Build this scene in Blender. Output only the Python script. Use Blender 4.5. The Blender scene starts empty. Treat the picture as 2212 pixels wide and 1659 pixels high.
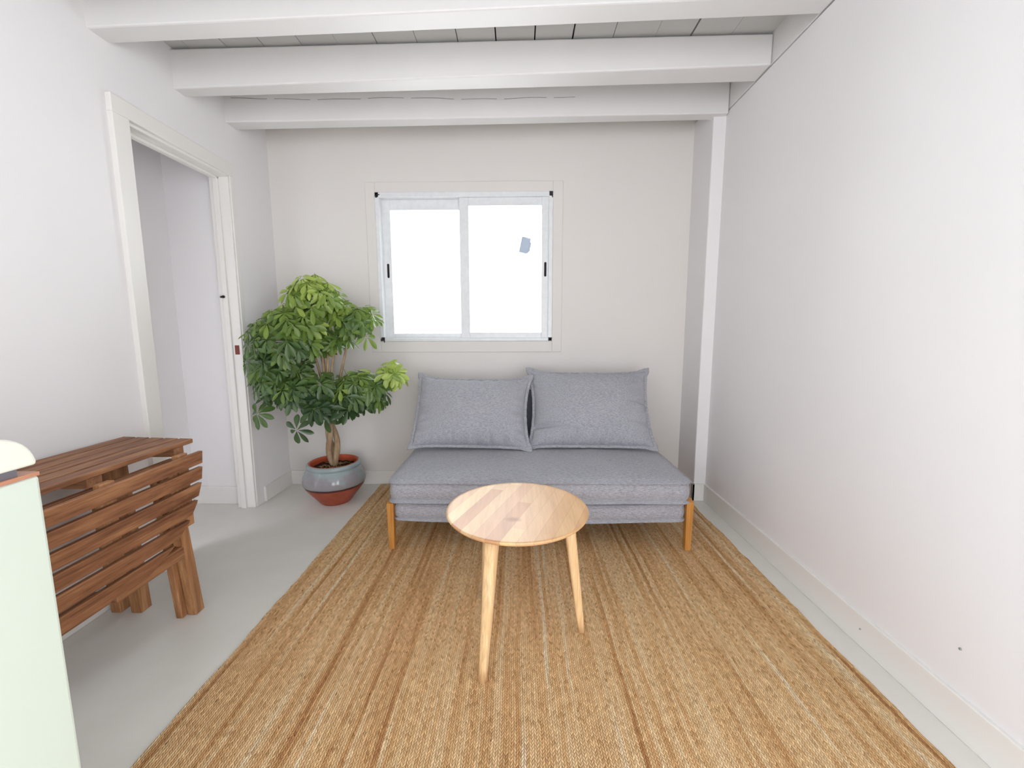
import bpy, math, random
from mathutils import Vector, Matrix, noise
S = bpy.context.scene
COL = S.collection
random.seed(7)

# ------------------------------------------------------------------ camera
CAM_H = 1.10
F_PX, W_PX, H_PX = 910.0, 2212.0, 1659.0
ydir = Vector((14, 118.5, F_PX)).normalized()          # room depth axis seen in (right, up, forward)
zdir = Vector((-22, 7130, -F_PX)); zdir = (zdir - ydir * zdir.dot(ydir)).normalized()
xdir = ydir.cross(zdir)
if xdir[0] < 0: xdir = -xdir
right = Vector((xdir[0], ydir[0], zdir[0])); up = Vector((xdir[1], ydir[1], zdir[1])); fwd = Vector((xdir[2], ydir[2], zdir[2]))
cd = bpy.data.cameras.new('camera'); cam = bpy.data.objects.new('camera', cd); COL.objects.link(cam)
mw = Matrix.Identity(4)
for i in range(3):
    mw[i][0] = right[i]; mw[i][1] = up[i]; mw[i][2] = -fwd[i]
mw[0][3], mw[1][3], mw[2][3] = 0, 0, CAM_H
cam.matrix_world = mw
cd.sensor_width = 36; cd.lens = F_PX / W_PX * 36; cd.clip_start = .02
S.camera = cam

# ------------------------------------------------------------------ world, daylight, exposure
w = bpy.data.worlds.new('daylight'); S.world = w; w.use_nodes = True
nt = w.node_tree; bg = nt.nodes['Background']
tc = nt.nodes.new('ShaderNodeTexCoord'); sep = nt.nodes.new('ShaderNodeSeparateXYZ')
rmp = nt.nodes.new('ShaderNodeValToRGB')
nt.links.new(tc.outputs['Generated'], sep.inputs[0]); nt.links.new(sep.outputs['Z'], rmp.inputs[0])
rmp.color_ramp.elements[0].position = 0.0; rmp.color_ramp.elements[0].color = (1.02, 1.05, 1.09, 1)
rmp.color_ramp.elements[1].position = .25; rmp.color_ramp.elements[1].color = (1.06, 1.11, 1.20, 1)
nt.links.new(rmp.outputs[0], bg.inputs[0])
# the sky is brighter on the window side of the house
rm2 = nt.nodes.new('ShaderNodeMapRange'); nt.links.new(sep.outputs['Y'], rm2.inputs[0])
for i_, v_ in ((1, 0.0), (2, .45), (3, 7.6), (4, 12.5)): rm2.inputs[i_].default_value = v_
nt.links.new(rm2.outputs[0], bg.inputs[1])
bg.inputs[1].default_value = 8.5
def portal(loc, rot, sx, sy):
    l = bpy.data.lights.new('portal', 'AREA'); l.shape = 'RECTANGLE'; l.size = sx; l.size_y = sy; l.cycles.is_portal = True
    o = bpy.data.objects.new('daylight_portal', l); COL.objects.link(o); o.location = loc; o.rotation_euler = rot
PI = math.pi
portal((-.36, 3.16, 1.5), (-PI / 2, 0, 0), 1.2, 1.0)      # back window
portal((.40, -2.46, .95), (PI / 2, 0, 0), 1.2, 1.9)      # unseen opening added behind the camera to light the room
portal((1.46, -1.15, 1.0), (0, PI / 2, 0), 1.8, 1.5)      # unseen side opening added on the right to brighten the left wall
portal((-1.80, -.95, 1.0), (0, -PI / 2, 0), 1.8, 1.5)    # unseen side opening added on the left to brighten the right wall
portal((-2.2, 1.42, .75), (0, -PI / 2, 0), 1.5, .36)      # unseen opening added to light the passage beyond the doorway
S.view_settings.view_transform = 'Standard'; S.view_settings.look = 'None'
S.view_settings.gamma = 1; S.view_settings.use_curve_mapping = False
S.view_settings.exposure = -0.30
try:
    S.cycles.use_denoising = True; S.cycles.max_bounces = 14; S.cycles.diffuse_bounces = 10
    S.cycles.transparent_max_bounces = 16; S.cycles.sample_clamp_indirect = 6
except Exception: pass

# ------------------------------------------------------------------ materials
def lin(c): return tuple(((x / 255) / 12.92 if x <= 10 else ((x / 255 + .055) / 1.055) ** 2.4) for x in c) + (1,)
class NT:
    def __init__(s, name):
        s.m = bpy.data.materials.new(name); s.m.use_nodes = True; s.t = s.m.node_tree; s.b = s.t.nodes['Principled BSDF']
        s.tc = None
    def n(s, ty, **k):
        x = s.t.nodes.new(ty)
        for a, v in k.items(): setattr(x, a, v)
        return x
    def l(s, a, b): s.t.links.new(a, b)
    def obj(s, scale=(1, 1, 1), rot=(0, 0, 0), loc=(0, 0, 0)):
        if not s.tc: s.tc = s.n('ShaderNodeTexCoord')
        mp = s.n('ShaderNodeMapping'); mp.inputs['Scale'].default_value = scale; mp.inputs['Rotation'].default_value = rot
        mp.inputs['Location'].default_value = loc
        s.l(s.tc.outputs['Object'], mp.inputs[0]); return mp.outputs[0]
    def noise(s, vec, scale, detail=3, rough=.55):
        x = s.n('ShaderNodeTexNoise'); x.inputs['Scale'].default_value = scale; x.inputs['Detail'].default_value = detail
        x.inputs['Roughness'].default_value = rough; s.l(vec, x.inputs['Vector']); return x.outputs[0]
    def ramp(s, fac, stops, interp='LINEAR'):
        r = s.n('ShaderNodeValToRGB'); r.color_ramp.interpolation = interp
        while len(r.color_ramp.elements) < len(stops): r.color_ramp.elements.new(.5)
        for e, (p, c) in zip(r.color_ramp.elements, stops): e.position = p; e.color = c
        s.l(fac, r.inputs[0]); return r.outputs[0]
    def mix(s, fac, a, b, mode='MIX'):
        x = s.n('ShaderNodeMix', data_type='RGBA', blend_type=mode)
        for v, i in ((fac, 0), (a, 6), (b, 7)):
            if hasattr(v, 'links'): s.l(v, x.inputs[i])
            else: x.inputs[i].default_value = v
        return x.outputs[2]
    def math(s, op, a, b=None, c=None):
        x = s.n('ShaderNodeMath', operation=op)
        for i, v in enumerate((a, b, c)):
            if v is None: continue
            if hasattr(v, 'links'): s.l(v, x.inputs[i])
            else: x.inputs[i].default_value = v
        return x.outputs[0]
    def bump(s, h, strength, dist=.002):
        b = s.n('ShaderNodeBump'); b.inputs['Strength'].default_value = strength; b.inputs['Distance'].default_value = dist
        s.l(h, b.inputs['Height']); s.l(b.outputs[0], s.b.inputs['Normal']); return b
    def set(s, color=None, rough=None, spec=None, **k):
        if color is not None:
            if hasattr(color, 'links'): s.l(color, s.b.inputs['Base Color'])
            else: s.b.inputs['Base Color'].default_value = color
        if rough is not None: s.b.inputs['Roughness'].default_value = rough
        if spec is not None: s.b.inputs['Specular IOR Level'].default_value = spec
        for a, v in k.items(): s.b.inputs[a.replace('_', ' ')].default_value = v
        return s.m

def m_paint(name, c, rough=.6, bump=.12, scale=60, var=.03, spec=.3):
    t = NT(name); v = t.obj()
    n = t.noise(v, 2.2, 3); d = tuple(x * (1 - var) for x in c[:3]) + (1,)
    t.set(t.ramp(n, [(.3, c), (.7, d)]), rough, spec)
    h = t.math('ADD', t.noise(v, scale, 4), t.math('MULTIPLY', t.noise(v, scale * .18, 2), .8))
    t.bump(h, bump, .003); return t.m
def m_plain(name, c, rough=.5, spec=.4, metal=0, coat=0):
    t = NT(name); v = t.obj(); n = t.noise(v, 30, 2)
    t.set(t.ramp(n, [(.3, c), (.7, tuple(x * .93 for x in c[:3]) + (1,))]), rough, spec, Metallic=metal, Coat_Weight=coat); return t.m
def m_flat(name, c, rough):
    t = NT(name); n = t.noise(t.obj(), 1.2, 1)
    return t.set(t.ramp(n, [(.3, c), (.7, tuple(x * .985 for x in c[:3]) + (1,))]), rough, .4)
def m_wood(name, cols, axis='Y', scale=1.0, rough=.45, spec=.35, stretch=14, bump=.15):
    t = NT(name); sc = {'X': (1, stretch, stretch), 'Y': (stretch, 1, stretch), 'Z': (stretch, stretch, 1)}[axis]
    sc = tuple(x * scale for x in sc); v = t.obj(sc)
    nz = t.noise(v, 2.4, 5, .62); w2 = t.noise(t.obj(tuple(x * 6 if x > scale * 1.5 else x * 2 for x in sc)), 2.0, 3, .6)
    col = t.ramp(nz, [(.28, cols[0]), (.5, cols[1]), (.72, cols[2])])
    dark = t.ramp(w2, [(.35, (.72, .68, .64, 1)), (.6, (1, 1, 1, 1))])
    t.set(t.mix(.8, col, dark, 'MULTIPLY'), rough, spec); t.bump(w2, bump, .001); return t.m

WALL = m_paint('wall_paint', lin((229, 227, 228)), .75, .10, 45, .02, .2)
WALL_B = m_paint('wall_paint_back', lin((220, 216, 212)), .75, .14, 45, .02, .2)
BEAM = m_paint('beam_paint', lin((220, 218, 217)), .55, .2, 22, .03, .3)
PLANK = m_paint('plank_paint', lin((200, 200, 198)), .6, .1, 30, .04, .3)
TRIM = m_paint('trim_paint', lin((227, 225, 221)), .45, .05, 40, .02, .4)
DARKGAP = m_plain('dark_gap', (.015, .012, .012, 1), .9, .1)
FLOOR = None
def mk_floor():
    t = NT('grey_floor'); v = t.obj()
    n = t.noise(v, 1.6, 5, .6); n2 = t.noise(v, 9, 4)
    c = t.ramp(n, [(.3, lin((216, 214, 208))), (.7, lin((224, 222, 216)))])
    t.set(t.mix(.25, c, t.ramp(n2, [(.3, (.85, .85, .85, 1)), (.7, (1, 1, 1, 1))]), 'MULTIPLY'), .42, .35)
    t.bump(t.noise(v, 14, 3), .05, .002); return t.m
FLOOR = mk_floor()
ALU = m_plain('white_aluminium', lin((226, 228, 230)), .35, .5)
BLACK = m_plain('black_plastic', lin((40, 34, 38)), .5, .3)

def mk_glass():
    t = NT('window_glass'); t.t.nodes.remove(t.b)
    tr = t.n('ShaderNodeBsdfTransparent'); gl = t.n('ShaderNodeBsdfGlossy'); gl.inputs['Roughness'].default_value = .02
    tr.inputs[0].default_value = (.96, .98, .97, 1)
    fr = t.n('ShaderNodeFresnel'); fr.inputs[0].default_value = 1.45; mx = t.n('ShaderNodeMixShader')
    t.l(t.math('MULTIPLY', fr.outputs[0], .8), mx.inputs[0]); t.l(tr.outputs[0], mx.inputs[1]); t.l(gl.outputs[0], mx.inputs[2])
    t.l(mx.outputs[0], t.t.nodes['Material Output'].inputs[0]); return t.m
GLASS = mk_glass()
def mk_sticker():
    t = NT('worn_sticker'); t.t.nodes.remove(t.b)
    tr = t.n('ShaderNodeBsdfTransparent'); df = t.n('ShaderNodeBsdfDiffuse'); mx = t.n('ShaderNodeMixShader')
    df.inputs[0].default_value = (.62, .68, .8, 1)
    v = t.obj((1, 1, 1)); bars = t.n('ShaderNodeTexWave', bands_direction='Z'); bars.inputs['Scale'].default_value = 26; bars.inputs['Distortion'].default_value = 1.5
    t.l(v, bars.inputs[0])
    n = t.noise(v, 60, 3)
    c = t.mix(t.ramp(t.math('MULTIPLY', bars.outputs[1], n), [(.38, (0, 0, 0, 1)), (.5, (1, 1, 1, 1))]), (.235, .245, .265, 1), (.26, .268, .28, 1))
    t.l(c, tr.inputs[0]); mx.inputs[0].default_value = .25
    t.l(tr.outputs[0], mx.inputs[1]); t.l(df.outputs[0], mx.inputs[2]); t.l(mx.outputs[0], t.t.nodes['Material Output'].inputs[0]); return t.m
STICKER = mk_sticker()

def mk_fabric(name, base, dark):
    t = NT(name)
    a = t.noise(t.obj((60, 700, 700)), 1, 2); b = t.noise(t.obj((700, 700, 60)), 1, 2); b2 = t.noise(t.obj((700, 60, 700)), 1, 2)
    s = t.math('ADD', t.math('MULTIPLY', a, .5), t.math('MULTIPLY', t.math('ADD', b, b2), .25))
    f = t.noise(t.obj(), 5, 3)
    c = t.ramp(s, [(.38, dark), (.58, base)])
    c = t.mix(.35, c, t.ramp(f, [(.3, (.86, .86, .87, 1)), (.7, (1, 1, 1, 1))]), 'MULTIPLY')
    t.set(c, .92, .15, Sheen_Weight=.25, Sheen_Roughness=.4)
    t.bump(t.math('ADD', s, t.math('MULTIPLY', t.noise(t.obj(), 18, 3), .6)), .45, .0035); return t.m
FABRIC = mk_fabric('grey_melange_fabric', lin((180, 180, 186)), lin((124, 124, 131)))
FABRIC2 = mk_fabric('grey_melange_fabric_dark', lin((120, 120, 130)), lin((90, 90, 100)))
HONEY = m_wood('honey_oak', [lin((176, 118, 56)), lin((196, 138, 70)), lin((206, 150, 82))], 'Z', 1.0, .4)
PALEW = m_wood('pale_beech', [lin((222, 180, 130)), lin((234, 198, 150)), lin((240, 210, 166))], 'Z', 1.3, .4)
TEAK = m_wood('teak_slats', [lin((98, 60, 42)), lin((142, 96, 66)), lin((176, 128, 88))], 'Y', 1.6, .5, .3, 12)
TEAKZ = m_wood('teak_legs', [lin((130, 88, 58)), lin((166, 118, 80)), lin((192, 146, 102))], 'Z', 1.6, .5, .3, 12)
TEAKX = m_wood('teak_battens', [lin((126, 84, 60)), lin((158, 110, 78)), lin((184, 136, 98))], 'X', 1.6, .5, .3, 12)

def mk_top():
    t = NT('plank_tabletop')
    ang = math.atan2(.342, .94)
    v = t.obj((1, 1, 1), (0, 0, ang)); sp = t.n('ShaderNodeSeparateXYZ'); t.l(v, sp.inputs[0])
    xs = t.math('DIVIDE', t.math('ADD', sp.outputs[0], 1.0), .047); ix = t.math('FLOOR', xs)
    wn = t.n('ShaderNodeTexWhiteNoise', noise_dimensions='1D'); t.l(ix, wn.inputs['W'])
    ys = t.math('ADD', t.math('DIVIDE', t.math('ADD', sp.outputs[1], 1.0), .62), t.math('MULTIPLY', wn.outputs[0], 7.3)); iy = t.math('FLOOR', ys)
    cb = t.n('ShaderNodeCombineXYZ'); t.l(ix, cb.inputs[0]); t.l(iy, cb.inputs[1])
    w2 = t.n('ShaderNodeTexWhiteNoise', noise_dimensions='2D'); t.l(cb.outputs[0], w2.inputs['Vector'])
    base = t.ramp(w2.outputs[0], [(0, lin((200, 150, 108))), (.3, lin((212, 166, 124))), (.55, lin((222, 182, 140))), (.8, lin((206, 160, 114))), (1, lin((232, 198, 150)))])
    g = t.noise(t.obj((16, 1.2, 16), (0, 0, ang)), 3, 5, .6)
    g2 = t.noise(t.obj((90, 4, 90), (0, 0, ang)), 2, 3, .6)
    gr = t.ramp(t.math('ADD', t.math('MULTIPLY', g, .7), t.math('MULTIPLY', g2, .3)), [(.35, (.84, .78, .72, 1)), (.6, (1.04, 1.03, 1.0, 1))])
    c = t.mix(.9, base, gr, 'MULTIPLY')
    fx = t.math('FRACT', xs); edge = t.math('LESS_THAN', t.math('MINIMUM', fx, t.math('SUBTRACT', 1.0, fx)), .012)
    c = t.mix(t.math('MULTIPLY', edge, .45), c, lin((150, 104, 66)))
    # worn brownish spot a little off the centre of the top
    vd = t.n('ShaderNodeVectorMath', operation='DISTANCE'); mp = t.obj((1, 1.5, 1))
    t.l(mp, vd.inputs[0]); SPOT = (-.013, -.090 * 1.5, .4695)
    vd.inputs[1].default_value = SPOT
    nz = t.noise(t.obj(), 55, 3)
    dd = t.math('ADD', vd.outputs['Value'], t.math('MULTIPLY', t.math('SUBTRACT', nz, .5), .03))
    fac = t.ramp(dd, [(.010, (1, 1, 1, 1)), (.034, (0, 0, 0, 1))])
    c = t.mix(t.math('MULTIPLY', fac, .9), c, lin((158, 104, 58)))
    t.set(c, .40, .4)
    t.bump(g2, .06, .001); return t.m
TOPM = mk_top()

def mk_rug():
    t = NT('braided_jute')
    sp = t.n('ShaderNodeSeparateXYZ'); t.l(t.obj(), sp.inputs[0])
    wob = t.math('MULTIPLY', t.math('SUBTRACT', t.noise(t.obj((1.2, 2.2, 1)), 1.5, 2), .5), .018)
    x = t.math('ADD', sp.outputs[0], wob); y = sp.outputs[1]
    cw = .0068
    cx_ = t.math('DIVIDE', t.math('ADD', x, 5.0), cw); ic = t.math('FLOOR', cx_); fc = t.math('FRACT', cx_)
    par = t.math('MODULO', ic, 2.0)
    sgn = t.math('SUBTRACT', t.math('MULTIPLY', par, 2.0), 1.0)
    rowrand = t.n('ShaderNodeTexWhiteNoise', noise_dimensions='1D'); t.l(t.math('FLOOR', t.math('DIVIDE', ic, 2.0)), rowrand.inputs['W'])
    yy = t.math('ADD', t.math('DIVIDE', y, .0102), t.math('MULTIPLY', rowrand.outputs[0], 3.7))
    yy = t.math('ADD', yy, t.math('MULTIPLY', par, .5))
    yy = t.math('ADD', yy, t.math('MULTIPLY', t.math('MULTIPLY', sgn, t.math('SUBTRACT', fc, .5)), .85))
    yy = t.math('ADD', yy, 500.0)
    iy = t.math('FLOOR', yy); fy = t.math('FRACT', yy)
    cb = t.n('ShaderNodeCombineXYZ'); t.l(ic, cb.inputs[0]); t.l(iy, cb.inputs[1])
    wn = t.n('ShaderNodeTexWhiteNoise', noise_dimensions='2D'); t.l(cb.outputs[0], wn.inputs['Vector'])
    # strip tone: slowly varying along the braid, abrupt across
    strip = t.math('FLOOR', t.math('DIVIDE', ic, 2.0))
    cb2 = t.n('ShaderNodeCombineXYZ'); t.l(t.math('MULTIPLY', strip, 3.17), cb2.inputs[0]); t.l(t.math('MULTIPLY', y, .45), cb2.inputs[1])
    tn = t.noise(cb2.outputs[0], 1.0, 3, .6)
    cb3 = t.n('ShaderNodeCombineXYZ'); t.l(t.math('MULTIPLY', x, 26.0), cb3.inputs[0]); t.l(t.math('MULTIPLY', y, .32), cb3.inputs[1])
    tn2 = t.noise(cb3.outputs[0], 1.6, 4, .65)
    tone = t.math('ADD', t.math('MULTIPLY', tn, .72), t.math('MULTIPLY', tn2, .28))
    base = t.ramp(tone, [(.34, lin((178, 120, 72))), (.42, lin((222, 172, 118))), (.50, lin((242, 200, 148))), (.58, lin((250, 218, 172))), (.66, lin((255, 240, 212)))])
    cell = t.ramp(wn.outputs[0], [(0, (.66, .56, .46, 1)), (.14, (.88, .82, .76, 1)), (.75, (1.0, .99, .98, 1)), (1, (1.2, 1.19, 1.16, 1))])
    c = t.mix(.85, base, cell, 'MULTIPLY')
    spots = t.ramp(wn.outputs[0], [(.985, (0, 0, 0, 1)), (.99, (1, 1, 1, 1))], 'CONSTANT')
    c = t.mix(t.math('MULTIPLY', t.math('GREATER_THAN', t.noise(t.obj((60, 30, 1)), 1.2, 2), .72), .6), c, lin((118, 70, 38)))
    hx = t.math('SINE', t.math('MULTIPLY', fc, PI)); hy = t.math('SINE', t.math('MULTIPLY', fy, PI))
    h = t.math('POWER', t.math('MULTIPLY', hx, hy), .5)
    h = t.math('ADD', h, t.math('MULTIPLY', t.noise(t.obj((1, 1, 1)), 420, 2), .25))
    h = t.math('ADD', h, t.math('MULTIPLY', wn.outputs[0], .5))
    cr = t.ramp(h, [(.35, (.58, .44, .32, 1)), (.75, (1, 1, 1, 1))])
    c = t.mix(.38, c, cr, 'MULTIPLY')  # shade in the crevices between stitches, painted into the jute colour
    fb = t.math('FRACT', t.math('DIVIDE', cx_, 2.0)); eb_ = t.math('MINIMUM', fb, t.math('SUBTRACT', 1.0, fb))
    c = t.mix(.45, c, t.ramp(eb_, [(.02, (.74, .64, .54, 1)), (.10, (1, 1, 1, 1))]), 'MULTIPLY')  # crevice shade painted as a darker line between neighbouring braids
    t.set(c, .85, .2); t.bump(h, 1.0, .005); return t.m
RUG = mk_rug()

def mk_pot():
    t = NT('glazed_pot'); sp = t.n('ShaderNodeSeparateXYZ'); t.l(t.obj(), sp.inputs[0]); z = sp.outputs[2]
    n = t.noise(t.obj((1, 1, 1.6)), 9, 3)
    zz = t.math('ADD', z, t.math('MULTIPLY', t.math('SUBTRACT', t.noise(t.obj((1, 1, 0)), 12, 2), .5), .006))
    glaze = t.ramp(t.math('ADD', n, t.math('MULTIPLY', t.math('SUBTRACT', z, .19), 2.2)), [(.42, lin((142, 138, 142))), (.62, lin((144, 158, 160)))])
    terra = t.ramp(t.noise(t.obj(), 14, 3), [(.3, lin((140, 62, 40))), (.7, lin((164, 78, 52)))])
    c = t.mix(t.ramp(zz, [(.116, (0, 0, 0, 1)), (.12, (1, 1, 1, 1))]), terra, lin((66, 28, 28)))
    fz = t.ramp(zz, [(.131, (0, 0, 0, 1)), (.134, (1, 1, 1, 1))])
    c = t.mix(fz, c, glaze)
    t.set(c, .15, .5)
    t.l(t.ramp(zz, [(.116, (.45, .45, .45, 1)), (.13, (.10, .10, .10, 1))]), t.b.inputs['Roughness']); return t.m
POT = mk_pot(); TERRA = m_plain('terracotta', lin((188, 88, 58)), .55, .3)
SOIL = m_paint('soil', lin((70, 48, 34)), .95, .9, 90, .4, .1); TWIG = m_plain('dry_twigs', lin((150, 122, 90)), .8, .2)
BARK = m_wood('pale_bark', [lin((138, 112, 88)), lin((168, 144, 116)), lin((186, 164, 138))], 'Z', 3, .8, .15, 5, .5)
def mk_leaf():
    t = NT('schefflera_leaf'); a = t.n('ShaderNodeAttribute', attribute_name='tone')
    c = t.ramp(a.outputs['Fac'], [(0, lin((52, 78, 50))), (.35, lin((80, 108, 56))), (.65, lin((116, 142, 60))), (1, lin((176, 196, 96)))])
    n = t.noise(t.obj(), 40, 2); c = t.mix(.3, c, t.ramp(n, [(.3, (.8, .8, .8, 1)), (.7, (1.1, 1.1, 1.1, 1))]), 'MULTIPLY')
    t.set(c, .34, .5)
    tl = t.n('ShaderNodeBsdfTranslucent'); t.l(t.mix(.5, c, lin((150, 190, 50))), tl.inputs[0])
    mx = t.n('ShaderNodeMixShader'); mx.inputs[0].default_value = .22
    t.l(t.b.outputs[0], mx.inputs[1]); t.l(tl.outputs[0], mx.inputs[2]); t.l(mx.outputs[0], t.t.nodes['Material Output'].inputs[0]); return t.m
LEAF = mk_leaf(); STEM = m_plain('green_stem', lin((110, 124, 60)), .6, .3)
MINT = m_flat('mint_enamel', lin((200, 209, 196)), .4); CREAM = m_flat('cream_lid', lin((222, 223, 208)), .4)
COPPER = m_plain('copper_strip', lin((196, 140, 110)), .35, .5, .2)
GREY = m_plain('grey_gasket', lin((104, 100, 106)), .7, .3)

# ------------------------------------------------------------------ mesh helpers
class MB:
    def __init__(s): s.v = []; s.f = []; s.mi = []; s.sm = []; s.tone = []
    def add(s, vs, fs, mi=0, smooth=False, tone=None):
        o = len(s.v); s.v += [tuple(p) for p in vs]
        if tone is not None: s.tone += [tone] * len(vs)
        for f in fs: s.f.append([i + o for i in f]); s.mi.append(mi); s.sm.append(smooth)
        return s
    def hexa(s, p, mi=0):   # 8 points: bottom 4 ccw, top 4 ccw
        return s.add(p, [(3, 2, 1, 0), (4, 5, 6, 7), (0, 1, 5, 4), (1, 2, 6, 5), (2, 3, 7, 6), (3, 0, 4, 7)], mi)
    def box(s, x0, x1, y0, y1, z0, z1, mi=0):
        return s.hexa([(x0, y0, z0), (x1, y0, z0), (x1, y1, z0), (x0, y1, z0), (x0, y0, z1), (x1, y0, z1), (x1, y1, z1), (x0, y1, z1)], mi)
    def prism_x(s, yz, x0, x1, mi=0):   # polygon (y,z) extruded along X
        n = len(yz); vs = [(x0, y, z) for y, z in yz] + [(x1, y, z) for y, z in yz]
        fs = [tuple(range(n))[::-1], tuple(range(n, 2 * n))] + [(i, (i + 1) % n, n + (i + 1) % n, n + i) for i in range(n)]
        return s.add(vs, fs, mi)
    def loft(s, rings, mi=0, smooth=True, cap=True):
        n = len(rings[0]); vs = [p for r in rings for p in r]; fs = []
        for k in range(len(rings) - 1):
            for i in range(n):
                j = (i + 1) % n; fs.append((k * n + i, k * n + j, (k + 1) * n + j, (k + 1) * n + i))
        if cap: fs += [tuple(range(n))[::-1], tuple(range((len(rings) - 1) * n, len(rings) * n))]
        return s.add(vs, fs, mi, smooth)
    def tube(s, pts, rad, n=8, mi=0, tone=None):
        rings = []; pts = [Vector(p) for p in pts]
        for i, p in enumerate(pts):
            d = (pts[min(i + 1, len(pts) - 1)] - pts[max(i - 1, 0)]).normalized()
            a = d.cross(Vector((.3, .9, .1))).normalized(); b = d.cross(a); r = rad[i] if isinstance(rad, (list, tuple)) else rad
            rings.append([p + (a * math.cos(q) + b * math.sin(q)) * r for q in [2 * PI * k / n for k in range(n)]])
        s.loft(rings, mi)
        if tone is not None: s.tone += [tone] * (n * len(pts))
        return s
    def lathe(s, prof, c, n=64, mi=0, cap=True):
        rings = [[(c[0] + r * math.cos(2 * PI * k / n), c[1] + r * math.sin(2 * PI * k / n), c[2] + z) for k in range(n)] for r, z in prof]
        return s.loft(rings, mi, cap=cap)
    def build(s, name, mats, parent=None, loc=None, bevel=0, seg=2, autosmooth=False):
        base = Vector(parent['_base']) if parent else Vector(loc or (0, 0, 0))
        me = bpy.data.meshes.new(name); me.from_pydata([tuple(Vector(p) - base) for p in s.v], [], s.f)
        if not isinstance(mats, (list, tuple)): mats = [mats]
        for m in mats: me.materials.append(m)
        for p, mi, sm in zip(me.polygons, s.mi, s.sm): p.material_index = mi; p.use_smooth = sm
        if s.tone:
            a = me.attributes.new('tone', 'FLOAT', 'POINT'); a.data.foreach_set('value', s.tone)
        me.update(); o = bpy.data.objects.new(name, me); COL.objects.link(o)
        if parent: o.parent = parent
        else: o.location = base
        o['_base'] = tuple(base)
        if bevel:
            b = o.modifiers.new('bevel', 'BEVEL'); b.width = bevel; b.segments = seg; b.limit_method = 'ANGLE'; b.angle_limit = .6
        return o
def thing(name, loc, label, cat, group=None):
    o = bpy.data.objects.new(name, None); COL.objects.link(o); o.location = loc; o['_base'] = tuple(loc); o['label'] = label; o['category'] = cat
    o.empty_display_size = .1
    if group: o['group'] = group
    return o
def struct(name, mb, mats, bevel=0, label=None, cat=None):
    o = mb.build(name, mats, bevel=bevel); o['kind'] = 'structure'
    if label: o['label'] = label
    if cat: o['category'] = cat
    return o

XL, XR, YB, YF = -1.64, 1.20, 2.90, -2.40
# ------------------------------------------------------------------ floor
struct('floor', MB().box(-2.4, 1.5, YF - .1, YB + .25, -.1, 0), FLOOR, label='smooth light grey poured floor showing around the jute rug', cat='floor')
# ------------------------------------------------------------------ walls
WX0, WX1, WZ0, WZ1 = -.944, .227, 1.020, 1.993            # window opening
b = MB(); T = .25
b.box(-2.4, WX0, YB, YB + T, 0, 2.9); b.box(WX1, 1.5, YB, YB + T, 0, 2.9)
b.box(WX0, WX1, YB, YB + T, 0, WZ0); b.box(WX0, WX1, YB, YB + T, WZ1, 2.9)
struct('wall_back', b, WALL_B, label='off-white plaster wall holding the sliding window behind the sofa', cat='wall')
DY0, DY1, DZ = 1.856, 2.497, 1.97                           # door opening in the left wall
b = MB(); b.box(XL - .10, XL, -.2, DY0, 0, 2.9); b.box(XL - .10, XL, YF, -1.7, 0, 2.9); b.box(XL - .10, XL, -1.7, -.2, 1.9, 2.9); b.box(XL - .10, XL, -1.7, -.2, 0, .1); b.box(XL - .10, XL, DY0, DY1, DZ, 2.9)  # cut-out behind the camera is an added opening for daylight
b.box(XL - .10, XL, DY1, YB, 0, 2.9)
struct('wall_left', b, WALL, label='white plaster wall with the open doorway', cat='wall')
b = MB()
b.box(XR, XR + .2, -.40, YB, 0, 2.332); b.box(XR, XR + .2, YF, -1.9, 0, 2.332); b.box(XR, XR + .2, -1.9, -.40, 0, .10); b.box(XR, XR + .2, -1.9, -.40, 1.90, 2.332)  # opening behind the camera added so daylight reaches the left wall
struct('wall_right', b, WALL, label='long plain white plaster wall on the right', cat='wall')
struct('trim_1', MB().box(XR + .012, XR + .1, YF, YB, 2.326, 2.343), DARKGAP, label='thin dark gap above the right wall', cat='gap')
struct('trim_2', MB().box(XR - .002, XR + .1, YF, YB, 2.339, 2.75), BEAM, bevel=.003, label='white board closing the right wall up to the ceiling planks', cat='board')
# corner column
struct('wall_column', MB().box(1.128, XR + .01, 2.625, YB + .01, 0, 2.40), WALL, bevel=.006, label='narrow white boxed column in the right corner behind the sofa', cat='column')
# rear wall behind the camera, with an opening added to let daylight in
b = MB(); b.box(-2.4, -.20, YF - .1, YF, 0, 2.9); b.box(1.0, 1.5, YF - .1, YF, 0, 2.9); b.box(-.20, 1.0, YF - .1, YF, 1.90, 2.9)
struct('wall_front', b, WALL)
# passage beyond the doorway
b = MB(); b.box(-2.066, XL - .10, 2.55, 2.65, 0, 2.9)
struct('wall_passage_end', b, WALL, label='white end wall seen through the doorway', cat='wall')
struct('wall_passage_side', MB().box(-2.17, -2.066, 1.6, 2.65, 0, 2.9).box(-2.17, -2.066, .5, 1.6, 1.5, 2.9).box(-2.17, XL - .1, .4, .5, 0, 2.9).box(-2.17, -2.066, .5, 1.25, 0, 1.5), WALL, label='shaded side wall seen deep in the doorway', cat='wall')  # low gap, out of view, added to let light into the passage
struct('baseboard_passage', MB().box(-2.066, XL - .10, 2.536, 2.552, 0, .115), TRIM, bevel=.003, label='white skirting at the foot of the passage wall', cat='skirting board')
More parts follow.
